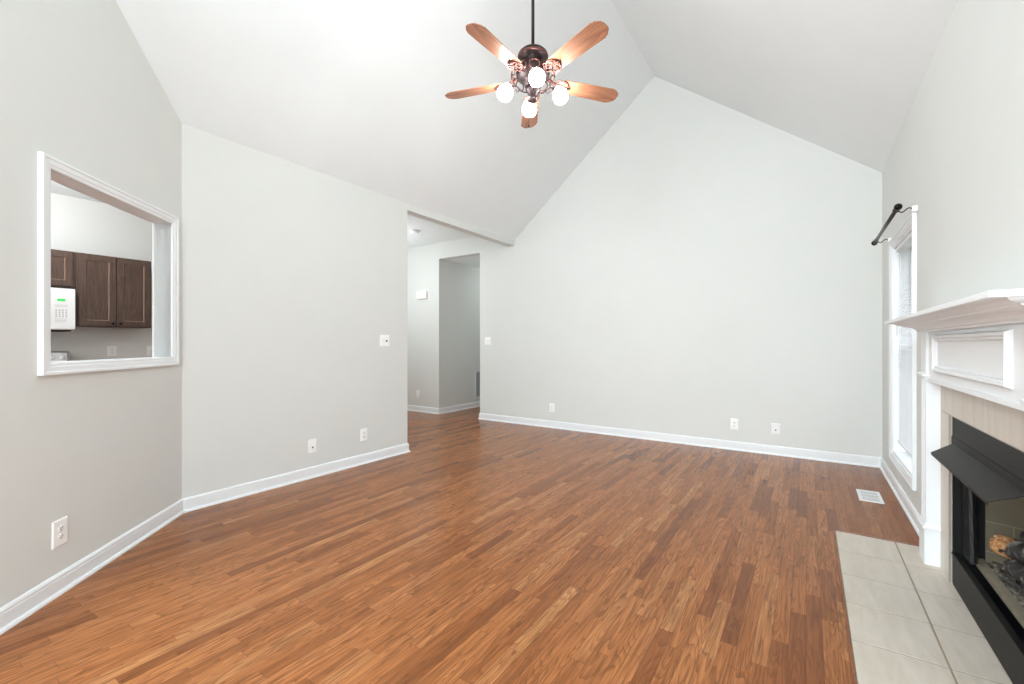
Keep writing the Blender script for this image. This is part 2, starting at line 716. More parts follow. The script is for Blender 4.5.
# back wall with the passage opening
w = MB()
w.prism([(HX, BW, 0), (RX0, BW, 0), (RX0, BW, RZ), (RX1, BW, RZ), (RX1, BW, 0), (RW, BW, 0), (RW, BW, ZR),
         (XRG, BW, ZRG), (LW, BW, ZL), (LW, BW, HZ + 0.1), (HX, BW, HZ + 0.1)], (0, T, 0))
struct(w, 'wall_back', M_WALL)

# right wall, cut for window, firebox and the added side light
w = MB()


def rbox(y0, y1, z0, z1):
    w.box((RW, y0, z0), (RW + 0.14, y1, z1))


rbox(REAR, -2.45, 0, ZR)
rbox(-2.45, -0.85, 0, 0.45)
rbox(-2.45, -0.85, 2.45, ZR)
rbox(-0.85, FY0, 0, ZR)
rbox(FY0, FY1, FZ, ZR)
rbox(FY1, WX0, 0, ZR)
rbox(WX0, WX1, 0, WZ0)
rbox(WX0, WX1, WZ1, ZR)
rbox(WX1, BW + T, 0, ZR)
struct(w, 'wall_right', M_WALL)

# diagonal wall with the pass-through; along-wall coordinate u = (x - y)/sqrt2
UO0, UO1 = -3.385, -2.434      # opening
UZ0, UZ1 = 1.112, 2.022
DT = 0.10


def dp(u, z, off=0.0):
    """point on the diagonal wall; off > 0 goes into the room"""
    q = Vector((CX, CY, z)) + DD * (u - (CX - CY) / R2) + DN * off
    return (q.x, q.y, z)


uA = (CX - CY) / R2
uB = uA + (Vector((DEX, DEY)) - Vector((CX, CY))).length
dn = DN * -DT
w = MB()


def zt(u):
    return zc(dp(u, 0)[0])


w.prism([dp(uA, 0), dp(UO0, 0), dp(UO0, zt(UO0)), dp(uA, zt(uA))], dn)
w.prism([dp(UO0, 0), dp(UO1, 0), dp(UO1, UZ0 - 0.012), dp(UO0, UZ0 - 0.012)], dn)
w.prism([dp(UO0, UZ1 + 0.012), dp(UO1, UZ1 + 0.012), dp(UO1, zt(UO1)), dp(UO0, zt(UO0))], dn)
w.prism([dp(UO1, 0), dp(uB, 0), dp(uB, zt(uB)), dp(UO1, zt(UO1))], dn)
struct(w, 'wall_diagonal', M_WALL)

# wall from the end of the diagonal back to the rear, and the rear wall with openings for the added daylight
w = MB().prism([(DEX, DEY, 0), (DEX, REAR, 0), (DEX, REAR, zc(DEX)), (DEX, DEY, zc(DEX))], (-T, 0, 0))
struct(w, 'wall_side', M_WALL)
w = MB()
y0, y1 = REAR - T, REAR
w.box((DEX - T, y0, 0), (-2.35, y1, 2.9))
w.box((0.45, y0, 0), (RW + 0.14, y1, 2.86))
w.box((-2.35, y0, 0), (0.45, y1, 0.3))
w.prism([(DEX, y0, 2.6), (RW, y0, 2.6), (RW, y0, ZR), (-0.45, y0, ZR), (-0.45, y0, 2.86), (-1.95, y0, 2.86), (-1.95, y0, 3.65), (-0.45, y0, 3.65), (-0.45, y0, ZR),
         (RW, y0, ZR), (XRG, y0, ZRG), (DEX, y0, zc(DEX))], (0, T, 0))
struct(w, 'wall_rear', M_WALL)

# kitchen and hall enclosure
w = MB()
w.box((KX - T, REAR, 0), (KX, 3.3, KZ))
struct(w, 'wall_kitchen', M_KWALL)
w = MB()
w.box((KX - T, 3.2, 0), (LW - T, 3.32, HZ))
w.box((HX - T, 3.2, 0), (HX, BW + T, HZ))
w.box((HX, 3.2, 0), (KX - T, 3.32, HZ))
struct(w, 'wall_hall', M_WALL)
w = MB()
w.box((KX - T, REAR - T, 0), (DEX - T, REAR, KZ))
struct(w, 'wall_kitchen_rear', M_KWALL)
# passage
w = MB()
w.box((RX0 - T, BW + T, 0), (RX0, RY, RZ + 0.1))
struct(w, 'wall_passage_left', M_WALL)
w = MB()
w.box((RX1, BW + T, 0), (RX1 + T, RY, RZ + 0.1))
w.box((RX0 - T, RY, 0), (RX1 + T, RY + T, RZ + 0.1))
struct(w, 'wall_passage_right', M_WALL)

# ------------------------------------------------------------------ ceilings
c = MB()
DB = DT


def slab(poly):
    bot = [(x, y, zc(x)) for x, y in poly]
    c.prism(bot, (0, 0, 0.12))


slab([(LW, BW + T), (LW, CY), (DEX, DEY), (DEX, REAR - T), (XRG, REAR - T), (XRG, BW + T)][::-1])
slab([(XRG, BW + T), (XRG, REAR - T), (RW + 0.14, REAR - T), (RW + 0.14, BW + T)][::-1])
struct(c, 'ceiling', M_CEIL)
c = MB().box((HX - T, 3.2, HZ), (LW - T, BW, HZ + 0.1))
struct(c, 'ceiling_hall', M_CEIL)
b0 = dp(uA, 0, -DT)
b1 = dp(uB, 0, -DT)
c = MB().prism([(KX - T, 3.2, KZ), (KX - T, REAR, KZ), (DEX - T, REAR, KZ), (DEX - T, b1[1], KZ), (b1[0], b1[1], KZ), (LW - T, b0[1] + 0.02, KZ), (LW - T, 3.2, KZ)], (0, 0, 0.1))
struct(c, 'ceiling_kitchen', M_CEIL)
c = MB().box((RX0, BW + T, RZ), (RX1, RY, RZ + 0.1))
struct(c, 'ceiling_passage', M_CEIL)

# ------------------------------------------------------------------ baseboards
BP = [(0, 0), (0.024, 0), (0.023, 0.008), (0.019, 0.014), (0.013, 0.017), (0.012, 0.018), (0.012, 0.072), (0.010, 0.076), (0.012, 0.080), (0.011, 0.088), (0.006, 0.096), (0.0, 0.099)]


def base(name, path, flip=False):
    mb = MB()
    mb.sweep([(x, y, 0) for x, y in path], [(-o, h) if flip else (o, h) for o, h in BP])
    return struct(mb, name, M_TRIM)


# travel directions chosen so that the room is on the LEFT
base('baseboard_left', [(LW - T, LY), (LW, LY), (LW, CY), (DEX, DEY), (DEX, -1.5)], False)
base('baseboard_right', [(RW, 3.36), (RW, BW), (RX1, BW), (RX1, RY)], False)
base('baseboard_hall', [(RX0, RY), (RX0, BW), (HX, BW)], False)

# ------------------------------------------------------------------ pass-through casing
pt = MB()
# jamb lining, sill and head
for (ua, ub, za, zb) in ((UO0 - 0.012, UO0, UZ0, UZ1), (UO1, UO1 + 0.012, UZ0, UZ1), (UO0 - 0.012, UO1 + 0.012, UZ1, UZ1 + 0.012), (UO0 - 0.012, UO1 + 0.012, UZ0 - 0.012, UZ0)):
    pt.prism([dp(ua, za, 0.004), dp(ub, za, 0.004), dp(ub, zb, 0.004), dp(ua, zb, 0.004)], DN * -(DT + 0.008))
win = struct(pt, 'trim_1', M_TRIM)


def casing(off_sign, name, parent):
    mb = MB()
    s0 = 0.0 if off_sign > 0 else -DT
    # profile: across the width (0 inner .. W outer), thickness
    prof = [(0.0, 0.0), (0.0, 0.010), (0.006, 0.014), (0.016, 0.014), (0.020, 0.018), (0.040, 0.019), (0.045, 0.024), (0.056, 0.024), (0.058, 0.0)]
    if off_sign < 0:
        prof = [(a, -t) for a, t in prof]
    # rectangle path of the opening
    pts = [dp(UO0, UZ0, s0), dp(UO1, UZ0, s0), dp(UO1, UZ1, s0), dp(UO0, UZ1, s0)]
    nrm = DN
    P = [Vector(p) for p in pts]
    n = 4
    vs = []
    uv = DD
    dirs = [(-1, -1), (1, -1), (1, 1), (-1, 1)]
    for i in range(4):
        for o_, t_ in prof:
            vs.append(P[i] + uv * dirs[i][0] * o_ + Vector((0, 0, dirs[i][1] * o_)) + nrm * t_)
    m = len(prof)
    fs = []
    for i in range(4):
        j = (i + 1) % 4
        for k in range(m):
            k2 = (k + 1) % m
            fs.append((i * m + k, j * m + k, j * m + k2, i * m + k2))
    mb.add(vs, fs)
    return mb.build(name, M_TRIM, parent)


casing(1, 'casing', win)
casing(-1, 'casing', win)

# ------------------------------------------------------------------ side window
wo = MB()
D0, D1 = RW, RW + 0.14
ft = 0.018
wo.box((D0 - 0.002, WX0, WZ0), (D1, WX0 + ft, WZ1))
wo.box((D0 - 0.002, WX1 - ft, WZ0), (D1, WX1, WZ1))
wo.box((D0 - 0.002, WX0 + ft, WZ1 - ft), (D1, WX1 - ft, WZ1))
wo.box((D0 - 0.002, WX0 + ft, WZ0), (D1, WX1 - ft, WZ0 + ft))
wn_ = struct(wo, 'window_1', M_TRIM)


def rect_trim(mb, y0, y1, z0, z1, xface, prof, sgn=-1):
    """mitred picture-frame moulding on a plane x = xface; grows outward from the rect; thickness along sgn*x"""
    P = [(y0, z0, -1, -1), (y1, z0, 1, -1), (y1, z1, 1, 1), (y0, z1, -1, 1)]
    vs = []
    for y, z, a, b in P:
        for o_, t_ in prof:
            vs.append((xface + sgn * t_, y + a * o_, z + b * o_))
    m = len(prof)
    fs = []
    for i in range(4):
        j = (i + 1) % 4
        for k in range(m):
            k2 = (k + 1) % m
            fs.append((i * m + k, j * m + k, j * m + k2, i * m + k2))
    mb.add(vs, fs)


CP = [(0.0, 0.0), (0.0, 0.010), (0.005, 0.014), (0.016, 0.014), (0.020, 0.017), (0.040, 0.018), (0.045, 0.022), (0.056, 0.022), (0.058, 0.0)]
mb = MB()
rect_trim(mb, WX0, WX1, WZ0, WZ1, RW, CP)
mb.build('casing', M_TRIM, wn_)
# two sashes and glass
for nm, za, zb, xo in (('upper_sash', 1.14, WZ1 - ft, 0.105), ('lower_sash', WZ0 + ft, 1.18, 0.085)):
    mb = MB()
    ya, yb = WX0 + ft, WX1 - ft
    x0, x1 = RW + xo, RW + xo + 0.02
    r = 0.04
    mb.box((x0, ya, za), (x1, ya + r, zb))
    mb.box((x0, yb - r, za), (x1, yb, zb))
    mb.box((x0, ya + r, zb - r), (x1, yb - r, zb))
    mb.box((x0, ya + r, za), (x1, yb - r, za + r))
    so = mb.build(nm, M_TRIM, wn_)
    g = MB().box((x0 + 0.008, ya + r, za + r), (x0 + 0.011, yb - r, zb - r))
    g.build('glass', M_GLASS, so)

# ground outside the window
M_LAWN = plain('mown_grass', rgb(104, 116, 84), 0.95, var=0.5, scale=6.0)
lw_ = MB().box((1.25, -12, -0.5), (26, 22, -0.4)).build('ground', M_LAWN)
lw_['kind'] = 'structure'

# blind
bl = thing('window_blind', (RW + 0.04, (WX0 + WX1) / 2, WZ1 - ft), 'white horizontal slat blind lowered inside the tall window beside the fireplace', 'blind')
ya, yb = WX0 + ft + 0.006, WX1 - ft - 0.006
MB().box((RW + 0.012, ya, WZ1 - ft - 0.030), (RW + 0.066, yb, WZ1 - ft - 0.002)).build('headrail', M_TRIM, bl, 0.003)
mb = MB()
z = WZ1 - ft - 0.045
zb_ = WZ0 + 0.12
a = math.radians(44)
while z > zb_:
    hw = 0.0125
    dx, dz = hw * math.cos(a), hw * math.sin(a)
    xm = RW + 0.04
    q = [(xm - dx, ya, z - dz), (xm, ya, z + 0.0015), (xm + dx, ya, z + dz), (xm + dx, ya, z + dz - 0.0008), (xm, ya, z + 0.0005), (xm - dx, ya, z - dz - 0.0008)]
    mb.prism(q, (0, yb - ya, 0))
    z -= 0.0215
mb.build('slats', M_SLAT, bl)
MB().box((RW + 0.026, ya, zb_ - 0.022), (RW + 0.054, yb, zb_ - 0.006)).build('bottom_rail', M_TRIM, bl, 0.002)
for yy in (ya + 0.14, (ya + yb) / 2, yb - 0.14):
    mb = MB()
    mb.tube([(RW + 0.026, yy, WZ1 - ft - 0.03), (RW + 0.026, yy, zb_ - 0.01)], 0.0009, 5)
    mb.tube([(RW + 0.054, yy, WZ1 - ft - 0.03), (RW + 0.054, yy, zb_ - 0.01)], 0.0009, 5)
    mb.build('ladder_cord', M_PLATE, bl)
mb = MB().tube([(RW + 0.02, yb - 0.08, WZ1 - ft - 0.05), (RW + 0.012, yb - 0.08, WZ1 - 0.75)], 0.004, 6)
mb.build('tilt_wand', M_PLATE, bl)

# ------------------------------------------------------------------ curtain rod
RXX, RZZ = 0.487, 2.098
RY0, RY1 = 3.80, 5.03
cr = thing('curtain_rod', (RXX, (RY0 + RY1) / 2, RZZ), 'dark bronze curtain rod with ball finials mounted over the tall window', 'curtain rod')
MB().tube([(RXX, RY0 + 0.02, RZZ), (RXX, RY1 - 0.02, RZZ)], 0.0125, 14).build('rod', M_ROD, cr)
for yy, s in ((RY0, -1), (RY1, 1)):
    prof = [(0.002, -0.034), (0.014, -0.03), (0.024, -0.018), (0.027, -0.004), (0.022, 0.012), (0.012, 0.019), (0.012, 0.023), (0.020, 0.027), (0.020, 0.034), (0.013, 0.040)]
    Mx = Matrix.Translation((RXX, yy, RZZ)) @ Matrix.Rotation(s * PI / 2, 4, 'X') @ Matrix.Scale(0.85, 4)
    MB().lathe(prof, 20, Mx).build('finial', M_KNOB, cr)
for yy in (RY0 + 0.085, RY1 - 0.09):
    mb = MB()
    L = RW - 0.023 - RXX
    path = []
    for k in range(15):
        t = k / 14
        path.append((RXX + 0.012 + (L - 0.012) * t, yy, RZZ - 0.012 * math.sin(t * 2 * PI) - 0.006))
    mb.tube(path, 0.004, 8)
    ring = [(RXX + 0.015 * math.cos(k * PI / 8), yy, RZZ + 0.015 * math.sin(k * PI / 8)) for k in range(16)]
    mb.tube([(x, y, zz) for x, y, zz in ring], 0.0035, 6, closed=True)
    brk = mb.build('bracket', M_ROD, cr)
    MB().box((RW - 0.028, yy - 0.011, RZZ - 0.022), (RW, yy + 0.011, RZZ + 0.014)).build('wall_plate', M_PLATE, brk, 0.002)

# ------------------------------------------------------------------ wall plates


def frame_at(loc, nrm):
    """local x = along the wall (right when looking at it), y = up, z = out of the wall"""
    n = Vector(nrm).normalized()
    up = Vector((0, 0, 1))
    xx = up.cross(n).normalized()
    return Matrix(((xx.x, up.x, n.x, loc[0]), (xx.y, up.y, n.y, loc[1]), (xx.z, up.z, n.z, loc[2]), (0, 0, 0, 1)))


def plate_mesh(w_, h_, d_=0.006, e=0.005):
    mb = MB()
    a = [(-w_ / 2, -h_ / 2), (w_ / 2, -h_ / 2), (w_ / 2, h_ / 2), (-w_ / 2, h_ / 2)]
    vs = [(x, y, 0) for x, y in a] + [(x, y, d_ * 0.5) for x, y in a] + [(x - math.copysign(e, x), y - math.copysign(e, y), d_) for x, y in a]
    fs = [(3, 2, 1, 0), (8, 9, 10, 11)]
    for r in (0, 4):
        for i in range(4):
            j = (i + 1) % 4
            fs.append((r + i, r + j, r + j + 4, r + i + 4))
    return mb.add(vs, fs)


def wall_plate(kind, loc, nrm, label, cat, w_=0.078, h_=0.124, mat=None, group=None):
    Mx = frame_at(loc, nrm)
    name = {'outlet': 'wall_outlet', 'coax': 'cable_wall_plate', 'switch': 'light_switch', 'mixed': 'light_switch', 'decora': 'wall_outlet'}[kind]
    t = thing(name, loc, label, cat, group or {'outlet': 'wall outlets', 'coax': 'cable wall plates', 'switch': 'light switches', 'mixed': 'light switches', 'decora': 'wall outlets'}[kind])
    t['_o'] = (0, 0, 0)
    t.matrix_world = Mx
    mat = mat or M_PLATE
    plate_mesh(w_, h_).build('cover_plate', mat, t)
    if kind == 'outlet':
        for s in (-1, 1):
            mb = MB().lathe([(0.0165, 0.004), (0.0165, 0.0078), (0.015, 0.0085)], 18, Matrix.Translation((0, s * 0.0195, 0)) @ Matrix.Diagonal((1, 0.86, 1, 1)))
            rc = mb.build('receptacle', M_PLATE2, t)
            sl = MB()
            for sx in (-1, 1):
                sl.box((sx * 0.0063 - 0.0012, s * 0.0195 - 0.001, 0.008), (sx * 0.0063 + 0.0012, s * 0.0195 + 0.008, 0.0088))
            sl.box((-0.0022, s * 0.0195 - 0.0095, 0.008), (0.0022, s * 0.0195 - 0.005, 0.0088))
            sl.build('slots', M_SLOT, rc)
        MB().lathe([(0.003, 0.005), (0.003, 0.0072)], 10).build('screw', M_STEEL, t)
    elif kind == 'decora':
        MB().box((-0.0165, -0.033, 0.004), (0.0165, 0.033, 0.0078)).build('insert', M_PLATE2, t, 0.001)
    elif kind == 'coax':
        MB().lathe([(0.0075, 0.005), (0.0075, 0.008), (0.0048, 0.008), (0.0048, 0.016), (0.002, 0.016)], 12, Matrix.Translation((0, -0.012, 0))).build('coax_jack', M_SLOT, t)
    elif kind in ('switch', 'mixed'):
        for s in (-1, 1):
            Mt = Matrix.Translation((s * 0.023, 0, 0.006)) @ Matrix.Rotation(math.radians(-28), 4, 'X')
            if kind == 'mixed' and s == 1:
                MB().lathe([(0.011, 0.004), (0.011, 0.007), (0.007, 0.009), (0.007, 0.013)], 14, Matrix.Translation((0.023, -0.004, 0))).build('dimmer_port', M_SLOT, t)
                continue
            MB().box((s * 0.023 - 0.0055, -0.0125, 0.004), (s * 0.023 + 0.0055, 0.0125, 0.0066)).build('toggle_slot', M_PLATE2, t)
            MB().box((-0.0035, -0.005, -0.003), (0.0035, 0.005, 0.014), Mt).build('toggle', M_PLATE2, t, 0.001)
    return t


nd_ = tuple(DN)
dpos = dp(-2.495, 0.291)
wall_plate('outlet', dpos, nd_, 'white duplex outlet low on the diagonal wall below the kitchen pass-through', 'outlet', 0.086, 0.128)
wall_plate('coax', (LW, 2.266, 0.283), (1, 0, 0), 'white plate with dark cable jack on the left wall, farther from the hall opening', 'wall plate', 0.08, 0.124)
wall_plate('outlet', (LW, 2.818, 0.289), (1, 0, 0), 'white outlet on the left wall just above the baseboard nearest the hall opening', 'outlet', 0.08, 0.124)
wall_plate('mixed', (LW, 3.08, 1.237), (1, 0, 0), 'white double switch plate with a dark dot at waist height on the left wall', 'switch', 0.125, 0.122)
wall_plate('outlet', (-3.048, BW, 0.287), (0, -1, 0), 'white outlet at the left end of the long back wall', 'outlet')
wall_plate('outlet', (-0.696, BW, 0.293), (0, -1, 0), 'white duplex outlet in the right half of the back wall, left of the cable plate', 'outlet')
wall_plate('coax', (-0.293, BW, 0.281), (0, -1, 0), 'white cable plate with dark jack low on the back wall nearest the window', 'wall plate', 0.08, 0.12, M_PLATE2)
wall_plate('switch', (-4.2, BW, 1.25), (0, -1, 0), 'white two-toggle switch plate at the left edge of the back wall', 'switch', 0.118, 0.12)
wall_plate('decora', (-5.76, BW, 0.312), (0, -1, 0), 'small white outlet inside the hall low on the wall left of the dark passage', 'outlet', 0.075, 0.13)
wall_plate('outlet', (KX, 1.607, 1.12), (1, 0, 0), 'grey-white outlet on the kitchen wall under the brown cabinets', 'outlet', 0.085, 0.118, M_PLATE2)
wall_plate('switch', (KX, 1.985, 1.118), (1, 0, 0), 'white switch plate on the kitchen wall beside the pass-through jamb', 'switch', 0.118, 0.12, M_PLATE2)

# door chime in the hall
ch = thing('door_chime', (-5.636, BW, 2.06), 'white rectangular door chime box high on the hall wall', 'chime')
MB().box((-5.75, BW - 0.045, 1.995), (-5.522, BW, 2.125)).build('cover', M_PLATE, ch, 0.006)
MB().box((-5.70, BW - 0.0475, 2.03), (-5.572, BW - 0.044, 2.09)).build('sound_grille', M_PLATE2, ch)

# smoke detector on the hall ceiling
sd = thing('smoke_detector', (-5.0, 4.74, HZ), 'round white smoke detector on the hall ceiling seen through the opening', 'smoke detector')
MB().lathe([(0.072, HZ), (0.072, HZ - 0.02), (0.062, HZ - 0.036), (0.03, HZ - 0.042), (0.004, HZ - 0.042)], 28, Matrix.Translation((-5.0, 4.74, 0))).build('housing', M_PLATE, sd)

# return-air grille in the passage
gr = thing('return_air_grille', (RX0, 6.85, 0.16), 'white framed return air grille low in the dark passage beyond the hall', 'grille')
mb = MB()
ga, gb, gz0, gz1 = 6.52, 7.2, 0.165, 0.71
rect_trim(mb, ga + 0.03, gb - 0.03, gz0 + 0.03, gz1 - 0.03, RX0, [(0, 0), (0, 0.006), (0.022, 0.012), (0.03, 0.008), (0.03, 0)], 1)
mb.build('frame', M_TRIM, gr)
mb = MB()
z = gz0 + 0.045
while z < gz1 - 0.04:
    mb.prism([(RX0 + 0.001, ga + 0.03, z), (RX0 + 0.009, ga + 0.03, z - 0.010), (RX0 + 0.010, ga + 0.03, z - 0.009), (RX0 + 0.002, ga + 0.03, z + 0.001)], (0, gb - ga - 0.06, 0))
    z += 0.016
mb.build('louvers', M_GREYP, gr)

# floor register
rg = thing('floor_register', (0.40, 4.44, 0), 'white metal floor register set in the wood floor near the window', 'floor register')
mb = MB()
x0, x1, y0, y1 = 0.326, 0.474, 4.29, 4.595
mb.box((x0, y0, 0), (x0 + 0.022, y1, 0.005))
mb.box((x1 - 0.022, y0, 0), (x1, y1, 0.005))
mb.box((x0 + 0.022, y0, 0), (x1 - 0.022, y0 + 0.022, 0.005))
mb.box((x0 + 0.022, y1 - 0.022, 0), (x1 - 0.022, y1, 0.005))
mb.build('frame', M_WHITE_METAL, rg)
MB().box((x0 + 0.02, y0 + 0.02, 0.0002), (x1 - 0.02, y1 - 0.02, 0.0012)).build('damper', M_GREYP, rg)
mb = MB()
for row in range(3):
    ra = y0 + 0.024 + row * 0.0875
    k = x0 + 0.024
    mb.box((x0 + 0.022, ra + 0.080, 0.001), (x1 - 0.022, ra + 0.0875, 0.0048))
    while k < x1 - 0.024:
        mb.box((k, ra, 0.001), (k + 0.0035, ra + 0.080, 0.0046))
        k += 0.0085
mb.build('grille_bars', M_WHITE_METAL, rg)

# ------------------------------------------------------------------ ceiling fan
FX, FY = XRG - 0.007, 2.628
ZB = 3.045
fan = thing('ceiling_fan', (FX, FY, ZRG), 'five-blade wooden ceiling fan with four lit globes hanging from the vaulted ceiling', 'ceiling fan')
FT = Matrix.Translation((FX, FY, 0))
MB().lathe([(0.011, 3.25), (0.011, ZRG - 0.12)], 14, FT).build('downrod', M_BRONZE, fan)
MB().lathe([(0.014, ZRG - 0.15), (0.03, ZRG - 0.145), (0.055, ZRG - 0.12), (0.068, ZRG - 0.08), (0.07, ZRG - 0.06)], 28, FT).build('canopy', M_BRONZE, fan)
prof = [(0.012, 3.262), (0.02, 3.258), (0.024, 3.244), (0.055, 3.240), (0.085, 3.228), (0.101, 3.212), (0.106, 3.198), (0.103, 3.188), (0.090, 3.180), (0.074, 3.174),
        (0.064, 3.166), (0.062, 3.125), (0.070, 3.112), (0.104, 3.106), (0.116, 3.095), (0.118, 3.075), (0.114, 3.052), (0.10, 3.04), (0.088, 3.03), (0.075, 3.024), (0.062, 3.018), (0.06, 2.99), (0.05, 2.98), (0.03, 2.975)]
FTM = FT @ Matrix.Translation((0, 0, 0.016))
MB().lathe(prof, 40, FTM).build('motor_housing', M_BRONZE, fan)
MB().lathe([(0.1, 3.184), (0.105, 3.188), (0.108, 3.193), (0.106, 3.198), (0.1, 3.197)], 40, FTM, caps=False).build('copper_band', M_COPPER, fan)
mb = MB()
for k in range(20):
    w_ = 2 * PI * k / 20
    mb.tube([(FX + 0.068 * math.cos(w_), FY + 0.068 * math.sin(w_), 3.17), (FX + 0.068 * math.cos(w_), FY + 0.068 * math.sin(w_), 3.118)], 0.004, 6)
mb.build('cooling_ribs', M_COPPER, fan)
# scroll ring below the motor
mb = MB()
for k in range(10):
    w_ = 2 * PI * (k + 0.5) / 10
    cx, cy = FX + 0.134 * math.cos(w_), FY + 0.134 * math.sin(w_)
    rad = Vector((math.cos(w_), math.sin(w_), 0))
    tan = Vector((-math.sin(w_), math.cos(w_), 0))
    ring = []
    for q in range(14):
        t = 2 * PI * q / 14
        ring.append(Vector((cx, cy, 3.073)) + rad * 0.013 * (1 - 0.3 * abs(math.sin(t))) + tan * (0.034 * math.cos(t)) + Vector((0, 0, 0.033 * math.sin(t))))
    mb.tube(ring, 0.0044, 6, closed=True)
mb.build('scrollwork', M_COPPER, fan)

blade_out = [(0.205, 0.042), (0.225, 0.057), (0.30, 0.061), (0.45, 0.065), (0.610, 0.069), (0.618, 0.062), (0.630, 0.062), (0.664, 0.034), (0.664, 0.026), (0.669, 0.020), (0.669, 0.0)]
outline = blade_out + [(x, -y) for x, y in blade_out[-2::-1]]


def iron_mb():
    mb = MB()
    # arm from hub
    mb.tube([(0.10, 0, 0.03), (0.14, 0, 0.022), (0.175, 0, 0.004), (0.21, 0, -0.008)], [0.013, 0.010, 0.009, 0.010], 8)
    for s in (-1, 1):
        p = []
        for k in range(13):
            t = k / 12
            p.append((0.165 + 0.105 * t, s * (0.010 + 0.044 * math.sin(PI * t) ** 0.8), -0.009))
        mb.tube(p, 0.0055, 6)
        ring = [(0.215 + 0.020 * math.cos(q * PI / 6), s * 0.030 + 0.016 * math.sin(q * PI / 6), -0.010) for q in range(12)]
        mb.tube(ring, 0.0042, 6, closed=True)
        ring = [(0.183 + 0.014 * math.cos(q * PI / 6), s * 0.044 + 0.013 * math.sin(q * PI / 6), -0.009) for q in range(12)]
        mb.tube(ring, 0.0042, 6, closed=True)
    mb.tube([(0.20, 0, -0.009), (0.285, 0, -0.009)], 0.006, 6)
    for x, y in ((0.235, 0.0), (0.262, 0.018), (0.262, -0.018)):
        mb.lathe([(0.007, -0.018), (0.007, -0.006)], 10, Matrix.Translation((x, y, 0)))
    return mb


iron_me = None
for ang in (-163.8, -91.8, -19.8, 52.2, 124.2):
    Mx = Matrix.Translation((FX, FY, ZB)) @ Matrix.Rotation(math.radians(ang), 4, 'Z') @ Matrix.Rotation(math.radians(-11), 4, 'X')
    bm_ = MB().prism([(x, y, -0.003) for x, y in outline], (0, 0, 0.006))
    # blades are built in their own local frame so that the grain runs along each
    bm_.v = [Vector(v) for v in bm_.v]
    o = bm_.build('blade', M_BLADE, None, 0.0012, org=(0, 0, 0))
    o.parent = fan
    o.matrix_local = Matrix.Translation((0, 0, -ZRG)) @ Matrix.Translation((-FX, -FY, 0)) @ Mx
    del o['_o']
    io = iron_mb().build('blade_iron', M_COPPER, None, org=(0, 0, 0))
    io.parent = o
    del io['_o']

# light kit
MB().lathe([(0.052, 2.985), (0.05, 2.968), (0.036, 2.955), (0.030, 2.94), (0.016, 2.93), (0.010, 2.925), (0.030, 2.918), (0.034, 2.908), (0.026, 2.896), (0.010, 2.888), (0.006, 2.878), (0.001, 2.876)][::-1], 28, FT).build('light_fitter', M_BRONZE, fan)
for ang in (-51, 39, 129, 219):
    a_ = math.radians(ang)
    rad = Vector((math.cos(a_), math.sin(a_), 0))
    c0 = Vector((FX, FY, 0))

    def P(r, z):
        return c0 + rad * r + Vector((0, 0, z))
    mb = MB()
    mb.tube([P(0.03, 2.965), P(0.055, 2.958), P(0.08, 2.965), P(0.10, 2.985), P(0.125, 3.0), P(0.148, 2.998), P(0.157, 2.99)], 0.0055, 8)
    mb.tube([P(0.09, 2.975), P(0.102, 2.962), P(0.115, 2.958), P(0.122, 2.966), P(0.117, 2.974)], 0.004, 6)
    arm = mb.build('lamp_arm', M_BRONZE, fan)
    ax = (rad * 0.5 + Vector((0, 0, -1))).normalized()
    q = Vector((0, 0, 1)).rotation_difference(ax).to_matrix().to_4x4()
    Mx = Matrix.Translation(P(0.157, 2.995)) @ q
    MB().lathe([(0.010, -0.004), (0.022, 0.0), (0.026, 0.012), (0.027, 0.022), (0.024, 0.022)], 18, Mx).build('shade_holder', M_COPPER, arm)
    gp = [(0.022, 0.012), (0.03, 0.02), (0.043, 0.036), (0.051, 0.055), (0.054, 0.075), (0.050, 0.096), (0.040, 0.112), (0.022, 0.123), (0.002, 0.126)]
    Mg = Matrix.Translation(P(0.163, 3.012)) @ q
    gl_ = MB().lathe(gp, 24, Mg).build('light_globe', M_GLOBE, fan)
# pull chains
for dx_, dy_, zb2 in ((0.018, -0.03, 2.80), (-0.02, -0.02, 2.74)):
    mb = MB()
    zz = 2.93
    mb.tube([(FX + dx_, FY + dy_, 2.95), (FX + dx_, FY + dy_, zb2)], 0.0009, 5)
    while zz > zb2:
        mb.ell((FX + dx_, FY + dy_, zz), (0.0016, 0.0016, 0.0016), 6, 4)
        zz -= 0.006
    mb.lathe([(0.001, zb2), (0.006, zb2 - 0.008), (0.005, zb2 - 0.02), (0.001, zb2 - 0.026)], 10, Matrix.Translation((FX + dx_, FY + dy_, 0)))
    mb.build('pull_chain', M_BRONZE, fan)

